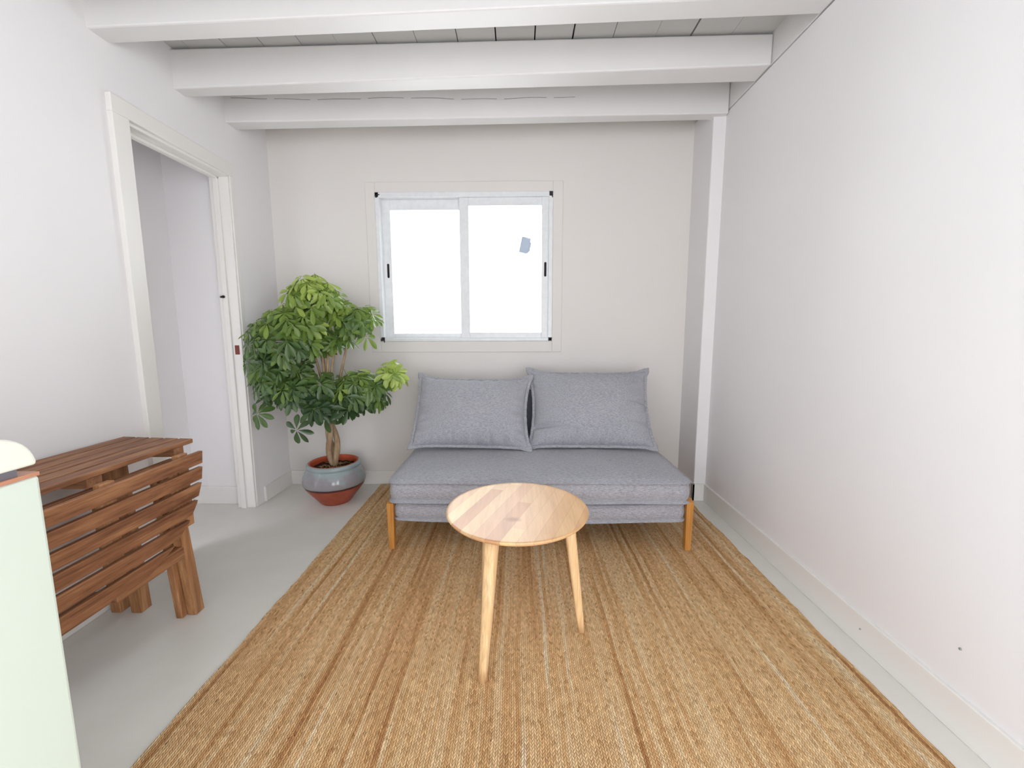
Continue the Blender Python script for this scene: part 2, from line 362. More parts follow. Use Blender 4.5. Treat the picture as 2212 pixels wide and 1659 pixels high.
# ------------------------------------------------------------------ baseboards
def bb(name, x0, x1, y0, y1, h, lab): struct(name, MB().box(x0, x1, y0, y1, 0, h), TRIM, bevel=.003, label=lab, cat='skirting board')
bb('baseboard_left', XL - .002, XL + .013, 2.578, YB - .013, .100, 'short white skirting between the door frame and the back corner')
bb('baseboard_left_near', XL - .002, XL + .013, .30, 1.776, .090, 'white skirting behind the folded slatted table')
bb('baseboard_back', XL, 1.128, YB - .013, YB + .002, .100, 'white skirting behind the plant pot and the sofa')
bb('baseboard_right', XR - .013, XR + .002, YF, 2.612, .112, 'long white skirting along the right wall beside the rug')
b = MB().box(1.114, XR, 2.612, 2.627, 0, .112).box(1.114, 1.130, 2.612, YB - .01, 0, .112)
struct('baseboard_column', b, TRIM, bevel=.002, label='white skirting wrapped round the corner column', cat='skirting board')
# ------------------------------------------------------------------ ceiling planks
def ceil_z(x): return 2.425 + (x - XL) * .0195
gx = [XL - .02, -1.556, -1.378, -1.201, -1.022, -.851, -.667, -.478, -.285, -.105, .078, .257, .447, .646, .816, 1.005, 1.202]
gw = [.001, .002, .002, .004, .002, .0015, .004, .002, .004, .006, .006, .008, .003, .0015, .008, .0015, .003]
b = MB()
for i in range(len(gx) - 1):
    x0, x1 = gx[i] + gw[i] / 2, gx[i + 1] - gw[i + 1] / 2; dz = random.uniform(-.0015, .0015)
    p = lambda x, z: (x, ceil_z(x) + z)
    y0, y1 = YF, YB
    b.hexa([(x0, y0, ceil_z(x0) + dz), (x1, y0, ceil_z(x1) + dz), (x1, y1, ceil_z(x1) + dz), (x0, y1, ceil_z(x0) + dz),
            (x0, y0, ceil_z(x0) + .022), (x1, y0, ceil_z(x1) + .022), (x1, y1, ceil_z(x1) + .022), (x0, y1, ceil_z(x0) + .022)], 0)
b.box(-2.4, 1.5, YF - .1, YB + .25, 2.62, 2.72, 1)
b.box(-2.07, XL - .1, .5, 2.55, 2.30, 2.33, 0)
struct('ceiling', b, [PLANK, DARKGAP], label='painted ceiling planks running front to back above the beams', cat='ceiling')
# ------------------------------------------------------------------ beams: (yL front, yR front, yL back, yR back)
beams = [(1.737, 1.755, 1.830, 1.862), (2.145, 2.185, 2.222, 2.325), (2.505, 2.590, 2.600, 2.668)]
beams += [(1.33 - .41 * k, 1.35 - .41 * k, 1.43 - .41 * k, 1.46 - .41 * k) for k in range(3)]
names = ['white painted ceiling beam nearest the camera, cut by the top edge', 'middle white painted ceiling beam below the planks', 'white painted ceiling beam farthest back with a hairline crack']
def beam_crack(mb, yL, yR):
    pts = []; x = -1.60
    while x < .35:
        t_ = (x - XL) / (XR - XL); y = yL + (yR - yL) * t_ - .0006; z = 2.375 + .02 * t_ + .004 * math.sin(x * 7) + .002 * math.sin(x * 23)
        pts.append((x, y, z)); x += .04
    for i in range(len(pts) - 1):
        if i % 13 in (5, 11): continue
        a_, c_ = pts[i], pts[i + 1]; h = .0008
        mb.add([(a_[0], a_[1], a_[2] - h), (c_[0], c_[1], c_[2] - h), (c_[0], c_[1], c_[2] + h), (a_[0], a_[1], a_[2] + h)], [(0, 1, 2, 3)], 1)
for i, (a, c, d, e) in enumerate(beams):
    zl, zr = 2.240, 2.334
    if i == 0: zl, zr = 2.241, 2.332
    b = MB(); tl, tr = ceil_z(XL) - .011, ceil_z(XR) - .011
    x0, x1 = XL - .01, XR - .004
    if i == 2: zl, zr, tl, tr = 2.254, 2.312, 2.44, 2.49
    ch = .0
    b.hexa([(x0, a, zl), (x1, c, zr), (x1, e, zr), (x0, d, zl), (x0, a, tl), (x1, c, tr), (x1, e, tr), (x0, d, tl)])
    if i == 2: beam_crack(b, a, c)
    struct('trim_%d' % (i + 3), b, [BEAM, DARKGAP], bevel=.007, label=(names[i] if i < 3 else None), cat=('ceiling beam' if i < 3 else None))

# ------------------------------------------------------------------ door frame (door_1)
b = MB()
cs = .022
b.box(XL - .002, XL + cs, 1.780, DY0 - .0, 0, DZ)                       # near casing
b.hexa([(XL - .002, 1.780, DZ), (XL + cs, 1.780, DZ), (XL + .004, 2.53, DZ), (XL - .002, 2.53, DZ), (XL - .002, 1.780, 2.04), (XL + cs, 1.780, 2.04), (XL + .004, 2.53, 2.04), (XL - .002, 2.53, 2.04)])                       # head casing
b.box(XL - .002, XL + .004, DY1, 2.53, 0, DZ)                           # far casing
b.box(XL - .112, XL - .002, DY1 - .012, DY1 + .05, 0, DZ)                      # far lining
b.box(XL - .112, XL - .002, DY0 - .01, DY0 + .012, 0, DZ)                      # near lining
b.box(XL - .112, XL - .002, DY0, DY1, DZ - .012, DZ + .01)                      # head lining
b.box(XL - .085, XL - .055, DY1 - .024, DY1 - .011, 0, DZ - .01)             # stop
b.box(XL - .085, XL - .055, DY0, DY1, DZ - .024, DZ - .011)
door = struct('door_1', b, TRIM, bevel=.003, label='white painted frame of the open doorway in the left wall', cat='door frame')
door['_base'] = (0, 0, 0)
MB().box(XL - .045, XL - .018, DY1 - .0135, DY1 - .0115, .955, 1.010).build('strike_plate', m_plain('brass_brown', lin((120, 60, 48)), .4, .4, .4), door, bevel=.001)
MB().tube([(XL - .10, DY1 - .014, 1.292), (XL - .072, DY1 - .032, 1.292)], [.006, .008], 10).build('door_stop', BLACK, door)

# ------------------------------------------------------------------ window_1
b = MB(); cz0, cz1, cx0, cx1 = .945, 2.058, -1.008, .292
y0, y1 = YB - .010, YB + .004
b.box(cx0, WX0, y0, y1, cz0, cz1); b.box(WX1, cx1, y0, y1, cz0, cz1); b.box(WX0, WX1, y0, y1, cz0, WZ0); b.box(WX0, WX1, y0, y1, WZ1, cz1)
win = struct('window_1', b, WALL_B, bevel=.003, label='white two-pane sliding window with its painted surround above the sofa', cat='window')
win['_base'] = (0, 0, 0)
b = MB(); fy0, fy1 = YB - .016, YB + .085; fw = .034
b.box(WX0, WX0 + fw * .8, fy0, fy1, WZ0, WZ1); b.box(WX1 - fw * .8, WX1, fy0, fy1, WZ0, WZ1); b.box(WX0, WX1, fy0, fy1, WZ0, WZ0 + .022); b.box(WX0, WX1, fy0, fy1, WZ1 - .034, WZ1)
b.build('window_frame', ALU, win, bevel=.003)
def sash(x0, x1, z0, z1, ya, yb, gl, name, handle_x):
    g0, g1, h0, h1 = gl
    m = MB().box(x0, g0, ya, yb, z0, z1).box(g1, x1, ya, yb, z0, z1).box(g0, g1, ya, yb, z0, h0).box(g0, g1, ya, yb, h1, z1)
    o = m.build(name, ALU, win, bevel=.003)
    MB().box(g0 - .004, g1 + .004, (ya + yb) / 2 - .003, (ya + yb) / 2 + .003, h0 - .004, h1 + .004).build('glass_pane', GLASS, o)
    n = 12; ring = []
    zc = 1.497; hh = .040; r = .0075
    pts = [(handle_x + r * math.cos(q), zc + hh + r * math.sin(q) if math.sin(q) >= 0 else zc - hh + r * math.sin(q)) for q in [2 * PI * k / 24 + .01 for k in range(24)]]
    MB().loft([[(px, ya - .0015, pz) for px, pz in pts], [(px, ya + .002, pz) for px, pz in pts]]).build('sash_handle', BLACK, o)
    return o
sash(-.935, -.345, 1.030, 1.985, YB + .040, YB + .072, (-.862, -.392, 1.072, 1.893), 'window_sash', -.888)
sash(-.392, .222, 1.026, 1.985, YB + .002, YB + .034, (-.330, .155, 1.078, 1.908), 'window_sash', .180)
def brk(x, z, sx, sz, kind):
    y = YB - .0165
    m = MB()
    if kind: m.box(x - .011, x + .011, y - .001, y + .001, z - .011, z + .011).box(x + .005 * sx, x + .011 * sx, y - .001, y + .001, z - .024, z - .008)
    else: m.box(x - .012, x - .004, y - .001, y + .001, z - .014, z + .006).box(x - .012, x + .014, y - .001, y + .001, z + .002, z + .008)
    m.build('corner_bracket', BLACK, win)
brk(-.925, 1.972, 1, 1, 0); brk(.214, 1.976, 1, 1, 1); brk(-.925, 1.036, 1, 1, 1); brk(.214, 1.036, -1, -1, 0)
# sticker on the right pane
ys = YB + .014
stick = []
out = [(.024, 1.712), (.045, 1.710), (.066, 1.703), (.081, 1.702), (.084, 1.690), (.079, 1.680), (.086, 1.670), (.084, 1.650), (.078, 1.634), (.080, 1.624), (.070, 1.610), (.058, 1.602), (.040, 1.603), (.003, 1.612)]
m = MB(); n = len(out); m.loft([[(x, ys - .0004, z) for x, z in out], [(x, ys + .0004, z) for x, z in out]], smooth=False)
o = m.build('sticker', STICKER, loc=(.045, ys, 1.655)); o['label'] = 'pale blue torn sticker on the right window pane'; o['category'] = 'sticker'
o.parent = None

# ------------------------------------------------------------------ rug
def rug():
    m = MB(); x0, x1, y0, y1 = -.980, 1.094, .64, 2.875; nx, ny = 60, 130
    top = []
    for j in range(ny + 1):
        y = y0 + (y1 - y0) * j / ny
        el = .006 * noise.noise(Vector((0, y * 5, 1))) + .004 * noise.noise(Vector((3, y * 17, 1))); er = .010 * noise.noise(Vector((5, y * 4, 2))) + .005 * noise.noise(Vector((9, y * 15, 2)))
        for i in range(nx + 1):
            t_ = i / nx; x = x0 + el + (x1 + er - x0 - el) * t_
            edge = min(t_, 1 - t_) * 2.07; e2 = min(y - y0, y1 - y)
            z = .0104 * min(1, (min(edge, e2) + .004) / .010) ** .5 - .0008 * abs(noise.noise(Vector((x * 3, y * 3, 0))))
            top.append((x, y, max(.003, z)))
    fs = []; N = nx + 1
    for j in range(ny):
        for i in range(nx): fs.append((j * N + i, j * N + i + 1, (j + 1) * N + i + 1, (j + 1) * N + i))
    m.add(top, fs, 0, True)
    per = [i for i in range(N)] + [j * N + nx for j in range(1, ny + 1)] + [ny * N + i for i in range(nx - 1, -1, -1)] + [j * N for j in range(ny - 1, 0, -1)]
    vs = [top[i] for i in per] + [(top[i][0], top[i][1], .0005) for i in per]; n = len(per)
    m.add(vs, [(i, n + i, n + (i + 1) % n, (i + 1) % n) for i in range(n)] + [tuple(range(n, 2 * n))[::-1]], 0, False)
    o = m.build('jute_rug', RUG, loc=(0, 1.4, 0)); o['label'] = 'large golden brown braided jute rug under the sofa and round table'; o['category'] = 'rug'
rug()
RZ = .0105

# ------------------------------------------------------------------ round table
t = thing('round_coffee_table', (-.005, 1.405, RZ), 'round wooden coffee table with plank-pattern top standing on the jute rug', 'table')
ctr = (-.005, 1.405); TZ = .480
prof = [(.0, -.019), (.150, -.019), (.222, -.019), (.236, -.0155), (.2425, -.010), (.2465, -.003), (.2465, -.0015), (.245, 0), (.235, 0), (.12, 0), (0, 0)]
m = MB(); n = 96
rings = [[(ctr[0] + max(r, .0005) * math.cos(2 * PI * k / n), ctr[1] + max(r, .0005) * math.sin(2 * PI * k / n), TZ + z) for k in range(n)] for r, z in prof]
m.loft(rings); top = m.build('tabletop', TOPM, t)
feet = [(-.113, 1.182), (.227, 1.407), (-.139, 1.587)]
for fx, fy in feet:
    d = Vector((fx - ctr[0], fy - ctr[1], 0)).normalized(); s_ = d.cross(Vector((0, 0, 1)))
    tp = Vector((ctr[0], ctr[1], 0)) + d * .178; ft = Vector((fx, fy, 0))
    rings = []
    for k in range(9):
        q = k / 8; c = ft.lerp(tp, q); z = RZ + (TZ - .019 - RZ) * q
        wr, wt = .0125 + .0085 * q, .0125 + .0095 * q
        if q < .06: wr *= .93; wt *= .93
        ring = []
        for a in range(20):
            an = 2 * PI * a / 20; ca, sa = math.cos(an), math.sin(an); pw = .62
            u = math.copysign(abs(ca) ** pw, ca) * wr; v = math.copysign(abs(sa) ** pw, sa) * wt
            p = c + d * u + s_ * v; ring.append((p.x, p.y, z))
        rings.append(ring)
    MB().loft(rings).build('leg', PALEW, t)

# ------------------------------------------------------------------ sofa
def rrect(x0, x1, y0, y1, r, n=10, seg=26):
    pts = []
    def arc(cx, cy, a0):
        for k in range(n + 1):
            a = a0 + PI / 2 * k / n; pts.append((cx + r * math.cos(a), cy + r * math.sin(a)))
    def line(a, b):
        for k in range(1, seg): pts.append((a[0] + (b[0] - a[0]) * k / seg, a[1] + (b[1] - a[1]) * k / seg))
    arc(x1 - r, y0 + r, -PI / 2); line((x1, y0 + r), (x1, y1 - r)); arc(x1 - r, y1 - r, 0); line((x1 - r, y1), (x0 + r, y1))
    arc(x0 + r, y1 - r, PI / 2); line((x0, y1 - r), (x0, y0 + r)); arc(x0 + r, y0 + r, PI); line((x0 + r, y0), (x1 - r, y0))
    return pts
def cushion(x0, x1, y0, y1, z0, z1, r=.03, dome=.04, sag=0, seed=0, flange=.010, mb=None, botdome=.0, xf=None):
    m = mb or MB(); P = rrect(x0, x1, y0, y1, r); cx_, cy_ = (x0 + x1) / 2, (y0 + y1) / 2
    def nz(x, y, k, f=4.0): return noise.noise(Vector((x * f + seed, y * f, k * 3.1)))
    def off(P, d):
        res = []; n = len(P)
        for i in range(n):
            a = Vector(P[i - 1]); b_ = Vector(P[(i + 1) % n]); tt = (b_ - a).normalized(); res.append((P[i][0] + tt.y * d, P[i][1] - tt.x * d))
        return res
    rings = []
    def ring(z, d, wob=.003, k=1.0, dd=0):
        Q = off(P, d); out_ = []
        for (x, y), (px, py) in zip(Q, P):
            w_ = nz(px, py, k) * wob; ww = nz(px, py, k + 7, 11) * wob * .5
            s_ = -sag * max(0, 1 - ((px - cx_) / ((x1 - x0) / 2)) ** 2)
            out_.append((x + (ww if abs(px - cx_) > abs(x1 - x0) * .48 else 0), y + (ww * 1.3), z + w_ + s_ + dd))
        rings.append(out_)
    H = z1 - z0
    # bottom seam flange, bulging side, top seam flange
    ring(z0, -.004, .003, 1); ring(z0 + .001, flange, .004, 1); ring(z0 + .006, flange, .004, 1); ring(z0 + .009, .000, .003, 1)
    for q in (.2, .4, .6, .8): ring(z0 + H * q, .010 * math.sin(PI * q) + .002, .002, 2 + q)
    ring(z1 - .010, .000, .004, 5); ring(z1 - .006, flange, .005, 5); ring(z1 - .001, flange, .005, 5); ring(z1 + .001, -.002, .004, 5)
    # domed top
    for s_ in (.985, .965, .93, .88, .8, .65, .45, .25, .08):
        rr = []
        for (x, y) in off(P, -.004):
            qx, qy = cx_ + (x - cx_) * s_, cy_ + (y - cy_) * s_
            q = 1 - max(0, s_) ** 6
            k_ = (1 - abs((qx - cx_) / ((x1 - x0) / 2)) ** 5) * (1 - abs((qy - cy_) / ((y1 - y0) / 2)) ** 4)
            k_ = max(0, k_)
            z = z1 + .003 + dome * k_ ** .6 + .006 * nz(qx, qy, 9, 6) * k_ + nz(x, y, 5) * .004 * s_ ** 8
            z -= .004 * math.exp(-((qx - .055) / .006) ** 2) * k_ if s_ < .99 else 0
            rr.append((qx, qy, z))
        rings.append(rr)
    if xf: rings = [[xf(p) for p in r_] for r_ in rings]
    m.loft(rings); return m
s = thing('sofa', (.1, 2.35, 0), 'low grey fabric two-seat sofa bed with honey wood legs under the window', 'sofa')
cushion(-.612, .812, 1.985, 2.72, .160, .250, r=.03, dome=.0, sag=.012, seed=3, flange=.014).build('base_cushion', FABRIC, s)
cushion(-.628, .828, 1.972, 2.70, .256, .362, r=.035, dome=.030, sag=.0, seed=11, flange=.017).build('seat_cushion', FABRIC, s)
# backrest: folded upper mattress leaning against the wall
def xf(p):
    x, y, z = p                      # local: y = up along the rest (0..0.36), z = thickness forward
    ang = math.radians(20)
    u = y; v = z
    return (x, 2.73 + u * math.sin(ang) - v * math.cos(ang), .34 + u * math.cos(ang) + v * math.sin(ang))
cushion(-.560, .760, .0, .34, .0, .11, r=.04, dome=.02, seed=5, flange=.009, xf=xf).build('backrest', FABRIC2, s)
for lx, yy, z1 in ((-.634, 1.990, .262), (.836, 1.990, .272), (-.634, 2.66, .262), (.836, 2.66, .262)):
    m = MB(); hw, hd = .0175, .022; zb = RZ
    m.hexa([(lx - hw * .8, yy - hd * .8, zb), (lx + hw * .8, yy - hd * .8, zb), (lx + hw * .8, yy + hd * .8, zb), (lx - hw * .8, yy + hd * .8, zb),
            (lx - hw, yy - hd, z1 - .012), (lx + hw, yy - hd, z1 - .012), (lx + hw, yy + hd, z1), (lx - hw, yy + hd, z1)])
    m.build('leg', HONEY, s, bevel=.003)
for sx in (-.612 - .008, .812 + .008):
    MB().box(sx - .008, sx + .008, 2.0, 2.66, .195, .25).build('side_rail', m_plain('dark_rail', lin((74, 50, 36)), .6, .3) if sx < 0 else bpy.data.materials['dark_rail'], s, bevel=.002)

def pillow(name, TL, TR, BL, BR, thick, seed, label, dents=(), pinch=(.02, .02, .03, .03)):
    # four corners given; u left-right, v bottom-top; bulges towards the room
    TL, TR, BL, BR = map(Vector, (TL, TR, BL, BR)); c = (TL + TR + BL + BR) / 4
    N, Mv = 120, 84
    nrm = (TR - TL + BR - BL).cross(TL - BL + TR - BR).normalized()
    if nrm.y > 0: nrm = -nrm
    U = (BR - BL).normalized(); Vv = (TL - BL + TR - BR).normalized()
    def P(u, v, side, ext=0.0):
        p = BL.lerp(BR, u).lerp(TL.lerp(TR, u), v)
        a, b_ = 2 * u - 1, 2 * v - 1
        # edges pulled in between the corners
        p -= U * (pinch[0] if a < 0 else pinch[1]) * a * (1 - b_ * b_) 
        p -= Vv * (pinch[2] if b_ < 0 else pinch[3]) * b_ * (1 - a ** 4)
        ea, eb = 1 - abs(a) ** 2.6, 1 - abs(b_) ** 2.4
        h = thick * max(0, ea) ** .55 * max(0, eb) ** .55
        wr = 0
        edge = 1 - min(1, min(1 - abs(a), (1 - abs(b_)) * .8) / .30)
        if edge > 0:
            wr = .016 * edge * (noise.noise(Vector((u * 17 + seed, 2, side))) * (abs(b_) > abs(a)) + noise.noise(Vector((3, v * 12 + seed, side))) * (abs(a) >= abs(b_))) * min(1, h / .02)
        wr += .006 * noise.noise(Vector((u * 4 + seed, v * 3, side * 2))) * min(1, h / .03)
        for (du, dv, ru, rv, dep) in dents:
            wr -= dep * math.exp(-((u - du) / ru) ** 2 - ((v - dv) / rv) ** 2) * min(1, h / .02)
        if side > 0: p += nrm * (h + wr)
        else: p -= nrm * (h * .55)
        if ext:
            q = ext * (1 + .6 * max(0, abs(a) + abs(b_) - 1.86) / .14)
            p += U * q * (1 if a > .999 else -1 if a < -.999 else 0) + Vv * q * (1 if b_ > .999 else -1 if b_ < -.999 else 0)
            p += nrm * .004 * noise.noise(Vector((u * 30 + seed, v * 30, 5)))
            p += (U + Vv) * .002 * noise.noise(Vector((u * 22 + seed, v * 22, 9)))
        return p
    m = MB()
    for side in (1, -1):
        vs = [P(i / N, j / Mv, side) + nrm * side * .0022 for j in range(Mv + 1) for i in range(N + 1)]
        fs = []
        for j in range(Mv):
            for i in range(N):
                q = (j * (N + 1) + i, j * (N + 1) + i + 1, (j + 1) * (N + 1) + i + 1, (j + 1) * (N + 1) + i); fs.append(q if side > 0 else q[::-1])
        m.add(vs, fs, 0, True)
    per = [(i / N, 0) for i in range(N)] + [(1, j / Mv) for j in range(Mv)] + [(i / N, 1) for i in range(N, 0, -1)] + [(0, j / Mv) for j in range(Mv, 0, -1)]
    ob = m.build(name, FABRIC, loc=tuple(c)); ob['label'] = label; ob['category'] = 'cushion'; ob['group'] = 'grey cushions on the sofa'
    k = MB(); rr = []
    for (e, off_) in ((-.0, .0035), (.013, .003), (.016, 0), (.013, -.003), (-.0, -.0035)):
        rr.append([P(u, v, 1, e if e else 1e-6) + nrm * off_ for u, v in per])
    k.loft(rr, cap=False)
    ko = k.build('flange_seam', FABRIC, ob); 
    return ob
pillow('sofa_cushion', (-.612, 2.64, .808), (.070, 2.62, .796), (-.630, 2.41, .419), (.056, 2.38, .414), .098, 3,
       'left grey cushion on the sofa, overlapping the other with its top corner', [(.03, .52, .10, .03, .010), (.35, .08, .012, .12, .006), (.52, .07, .012, .10, .007), (.68, .08, .012, .13, .007), (.80, .07, .01, .11, .006)], (.012, .030, .010, .030))
pillow('sofa_cushion', (.072, 2.68, .835), (.800, 2.66, .832), (.068, 2.42, .415), (.788, 2.40, .415), .098, 8,
       'right grey cushion on the sofa, upright with a dented left side', [(.06, .22, .18, .03, .034), (.05, .5, .08, .02, .006), (.96, .55, .10, .03, .020), (.95, .28, .10, .03, .008), (.03, .85, .1, .03, .006)], (.030, .026, .008, .026))

# ------------------------------------------------------------------ folding slatted table by the left wall
t = thing('folding_table', (-1.44, 1.05, 0), 'brown slatted drop-leaf folding table pushed against the left wall, leaf down', 'table')
b = MB(); x = -1.618; Y0, Y1 = .47, 1.640
slw = .0545; gap = .0095
for i in range(5):
    xa, xb = x, x + slw
    ya = [1.660, 1.652, 1.646, 1.640, 1.634][i]; yb = ya - .006
    b.hexa([(xa, Y0, .652), (xb, Y0, .652), (xb, yb, .652), (xa, ya, .652), (xa, Y0, .669), (xb, Y0, .669), (xb, yb, .669), (xa, ya, .669)])
    x = xb + gap
b.build('tabletop', TEAK, t, bevel=.002)
XFm = x - gap
# drop leaf: horizontal slats, rounded outline
def yend(z):
    tb = [(.235, 1.17), (.275, 1.306), (.32, 1.420), (.378, 1.500), (.436, 1.548), (.51, 1.582), (.58, 1.594), (.63, 1.600)]
    for (za, ya), (zb, yb) in zip(tb, tb[1:]):
        if za <= z <= zb: return ya + (yb - ya) * (z - za) / (zb - za)
    return tb[0][1] if z < tb[0][0] else tb[-1][1]
b = MB(); LX = -1.236
zt = .633
for i in range(6):
    z1 = zt - i * .0605; z0 = z1 - .0475
    pts = []; K = 5
    for k in range(K + 1): z = z0 + (z1 - z0) * k / K; pts.append((yend(z - .004) - .018, z + .0))
    near = [(2.10 - y, z) for y, z in pts]      # mirrored outline at the near end (leaf centre at y = 1.05)
    poly = pts + near[::-1]
    n_ = len(poly); vs = [(LX, y, z) for y, z in poly] + [(LX - .017, y, z) for y, z in poly]
    fs = [tuple(range(n_))[::-1], tuple(range(n_, 2 * n_))] + [(i_, (i_ + 1) % n_, n_ + (i_ + 1) % n_, n_ + i_) for i_ in range(n_)]
    b.add(vs, fs)
b.build('drop_leaf', TEAK, t, bevel=.002)
for yy in (1.505, 1.215, .885, .595):     # battens behind the leaf and under the top
    MB().box(LX - .040, LX - .018, yy - .024, yy + .024, .30 if 0.8 < yy < 1.3 else .36, .640).build('leaf_batten', TEAKZ, t, bevel=.002)
for yy in (1.560, 1.235, .865, .54):
    MB().box(-1.600, -1.312, yy - .024, yy + .024, .620, .652).build('top_batten', TEAKX, t, bevel=.002)
b = MB().box(-1.325, -1.303, .56, 1.53, .560, .618).box(-1.600, -1.578, .56, 1.53, .560, .618)
b.build('apron', TEAK, t, bevel=.002)
def leg(x0, x1, y0, y1, z1, lean=0.0):
    MB().hexa([(x0, y0, 0), (x1, y0, 0), (x1, y1, 0), (x0, y1, 0), (x0, y0 - lean, z1), (x1, y0 - lean, z1), (x1, y1 - lean, z1), (x0, y1 - lean, z1)]).build('leg', TEAKZ, t, bevel=.003)
leg(-1.318, -1.292, 1.470, 1.515, .61, .05); leg(-1.290, -1.2545, 1.492, 1.535, .60, .06)
leg(-1.520, -1.478, 1.500, 1.548, .62, .03); leg(-1.600, -1.560, 1.500, 1.548, .62, .03)
leg(-1.292, -1.262, .585, .63, .61); leg(-1.600, -1.560, .585, .63, .62)
MB().box(-1.288, -1.2545, 1.200, 1.468, .252, .298).build('gate_rail', TEAK, t, bevel=.003)
MB().box(-1.284, -1.262, .62, 1.165, .272, .316).build('gate_rail', TEAK, t, bevel=.003)
MB().box(-1.51, -1.49, .62, 1.50, .11, .15).build('stretcher', TEAK, t, bevel=.003)

# ------------------------------------------------------------------ mint cabinet in the left foreground
f = thing('mini_fridge', (-1.0, .30, 0), 'pale mint green fridge with rounded cream top at the left edge', 'fridge')
fx1, fx0, fy0, fy1 = -.722, -1.215, .02, .602
def corner(y1, z1, r, n=10): return [(y1 - r + r * math.sin(PI / 2 * k / n), z1 - r + r * math.cos(PI / 2 * k / n)) for k in range(n + 1)]
body = [(fy0, .012), (fy1 - .004, .012), (fy1 + .0, .885), (fy0, .885)]
MB().prism_x(body, fx0, fx1).build('body', MINT, f, bevel=.006, seg=3)
poly = [(fy0, .9005), (fy0, .950)] + corner(fy1, .950, .049)
MB().prism_x(poly, fx0, fx1).build('lid', CREAM, f, bevel=.005, seg=3)
MB().box(fx0 + .01, fx1 - .004, fy0 + .01, fy1 - .025, .884, .902).build('gasket', GREY, f)
MB().box(fx0 + .004, fx1 + .001, fy0 + .004, fy1 - .001, .8845, .8905).build('copper_strip', COPPER, f, bevel=.001)  # copper-coloured strip along the seam under the lid
MB().box(fx0 + .04, fx1 - .04, fy0 + .04, fy1 - .04, 0, .013).build('plinth', GREY, f)

# ------------------------------------------------------------------ potted schefflera
pc = (-1.186, 2.600)
pl = thing('potted_plant', (pc[0], pc[1], 0), 'bushy green umbrella plant with braided trunk in a terracotta and grey-blue pot', 'plant')
prof = [(.0005, 0), (.088, 0), (.096, .006), (.118, .035), (.150, .075), (.178, .112), (.188, .135), (.191, .155), (.187, .180), (.176, .205), (.164, .222), (.158, .229), (.157, .233), (.161, .238), (.1635, .246), (.162, .256), (.156, .262), (.150, .264)]
pot = MB().lathe(prof, (pc[0], pc[1], 0), cap=False).build('pot', POT, pl)
MB().lathe([(.150, .264), (.1505, .2645), (.142, .264), (.138, .258), (.140, .240), (.145, .215)], (pc[0], pc[1], 0), cap=False).build('pot_lining', TERRA, pot)
m = MB(); rg = []
for r in (.001, .03, .06, .09, .12, .146): rg.append([(pc[0] + r * math.cos(a), pc[1] + r * math.sin(a), .226 + .010 * noise.noise(Vector((r * 30 * math.cos(a), r * 30 * math.sin(a), 0))) + (.012 if r < .05 else 0)) for a in [2 * PI * k / 48 for k in range(48)]])
m.loft(rg[::-1], cap=False)
soil = m.build('soil', SOIL, pl)
m = MB()
for i in range(60):
    a = random.uniform(0, 2 * PI); r = random.uniform(.03, .12); L = random.uniform(.02, .05); d = random.uniform(0, PI)
    c = Vector((pc[0] + r * math.cos(a), pc[1] + r * math.sin(a), .237)); dv = Vector((math.cos(d), math.sin(d), random.uniform(-.1, .15))) * L / 2
    if (c + dv - Vector((pc[0], pc[1], 0))).xy.length > .132 or (c - dv - Vector((pc[0], pc[1], 0))).xy.length > .132: continue
    m.tube([c - dv, c + Vector((0, 0, .004)), c + dv], random.uniform(.0012, .0028), 5)
o = m.build('dry_twigs', TWIG, soil); o['kind'] = 'stuff'
# braided trunk
m = MB(); tx = pc[0]
def trunk_pt(q, k):
    z = .225 + q * .36
    spread = .030 * math.sin(PI * min(1, q * 1.12)) ** .8 * (1 - .25 * q) + .004
    a = 2 * PI * k / 3 + q * 2.9 + 1.0
    return Vector((tx + .004 - .016 * q + spread * math.cos(a), pc[1] - .0 + spread * .8 * math.sin(a), z))
for k in range(3):
    pts = [trunk_pt(q / 14, k) for q in range(15)]
    m.tube(pts, [.013 + .006 * math.sin(PI * min(1, q / 14 * 1.3)) if q < 11 else .0135 for q in range(15)], 12)
TP = trunk_pt(1.0, 0); TP = Vector((tx - .012, pc[1], .585))
# crown skeleton: blob centre, radii, count, tone bias
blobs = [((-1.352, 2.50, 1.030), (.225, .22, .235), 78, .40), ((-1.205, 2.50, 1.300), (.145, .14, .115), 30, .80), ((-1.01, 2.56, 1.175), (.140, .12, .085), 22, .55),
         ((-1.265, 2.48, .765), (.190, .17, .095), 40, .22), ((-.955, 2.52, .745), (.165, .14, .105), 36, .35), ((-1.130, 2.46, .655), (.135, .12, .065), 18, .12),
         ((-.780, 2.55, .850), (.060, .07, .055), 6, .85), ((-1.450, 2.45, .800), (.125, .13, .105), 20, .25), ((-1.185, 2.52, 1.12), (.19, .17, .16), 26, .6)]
singles = [((-1.545, 2.42, .610), .30, 1.05, (-.1, -1, .25)), ((-1.305, 2.40, .515), .05, 1.0, (0, -1, -.1)), ((-.725, 2.56, .815), .9, 1.0, (.6, -.4, .4)), ((-.775, 2.56, .890), .85, .9, (.3, -.5, .8)),
           ((-.885, 2.56, 1.195), .6, .9, (.5, -.5, .6)), ((-1.190, 2.50, 1.425), .95, .85, (0, -.4, 1)), ((-1.575, 2.45, 1.10), .35, .9, (-.3, -.7, .5)), ((-1.58, 2.42, .92), .3, .9, (-.2, -.9, .2)),
           ((-.900, 2.50, 1.06), .6, .9, (.5, -.6, .1)), ((-1.155, 2.44, .585), .15, 1.15, (0, -1, -.3))]
br = []
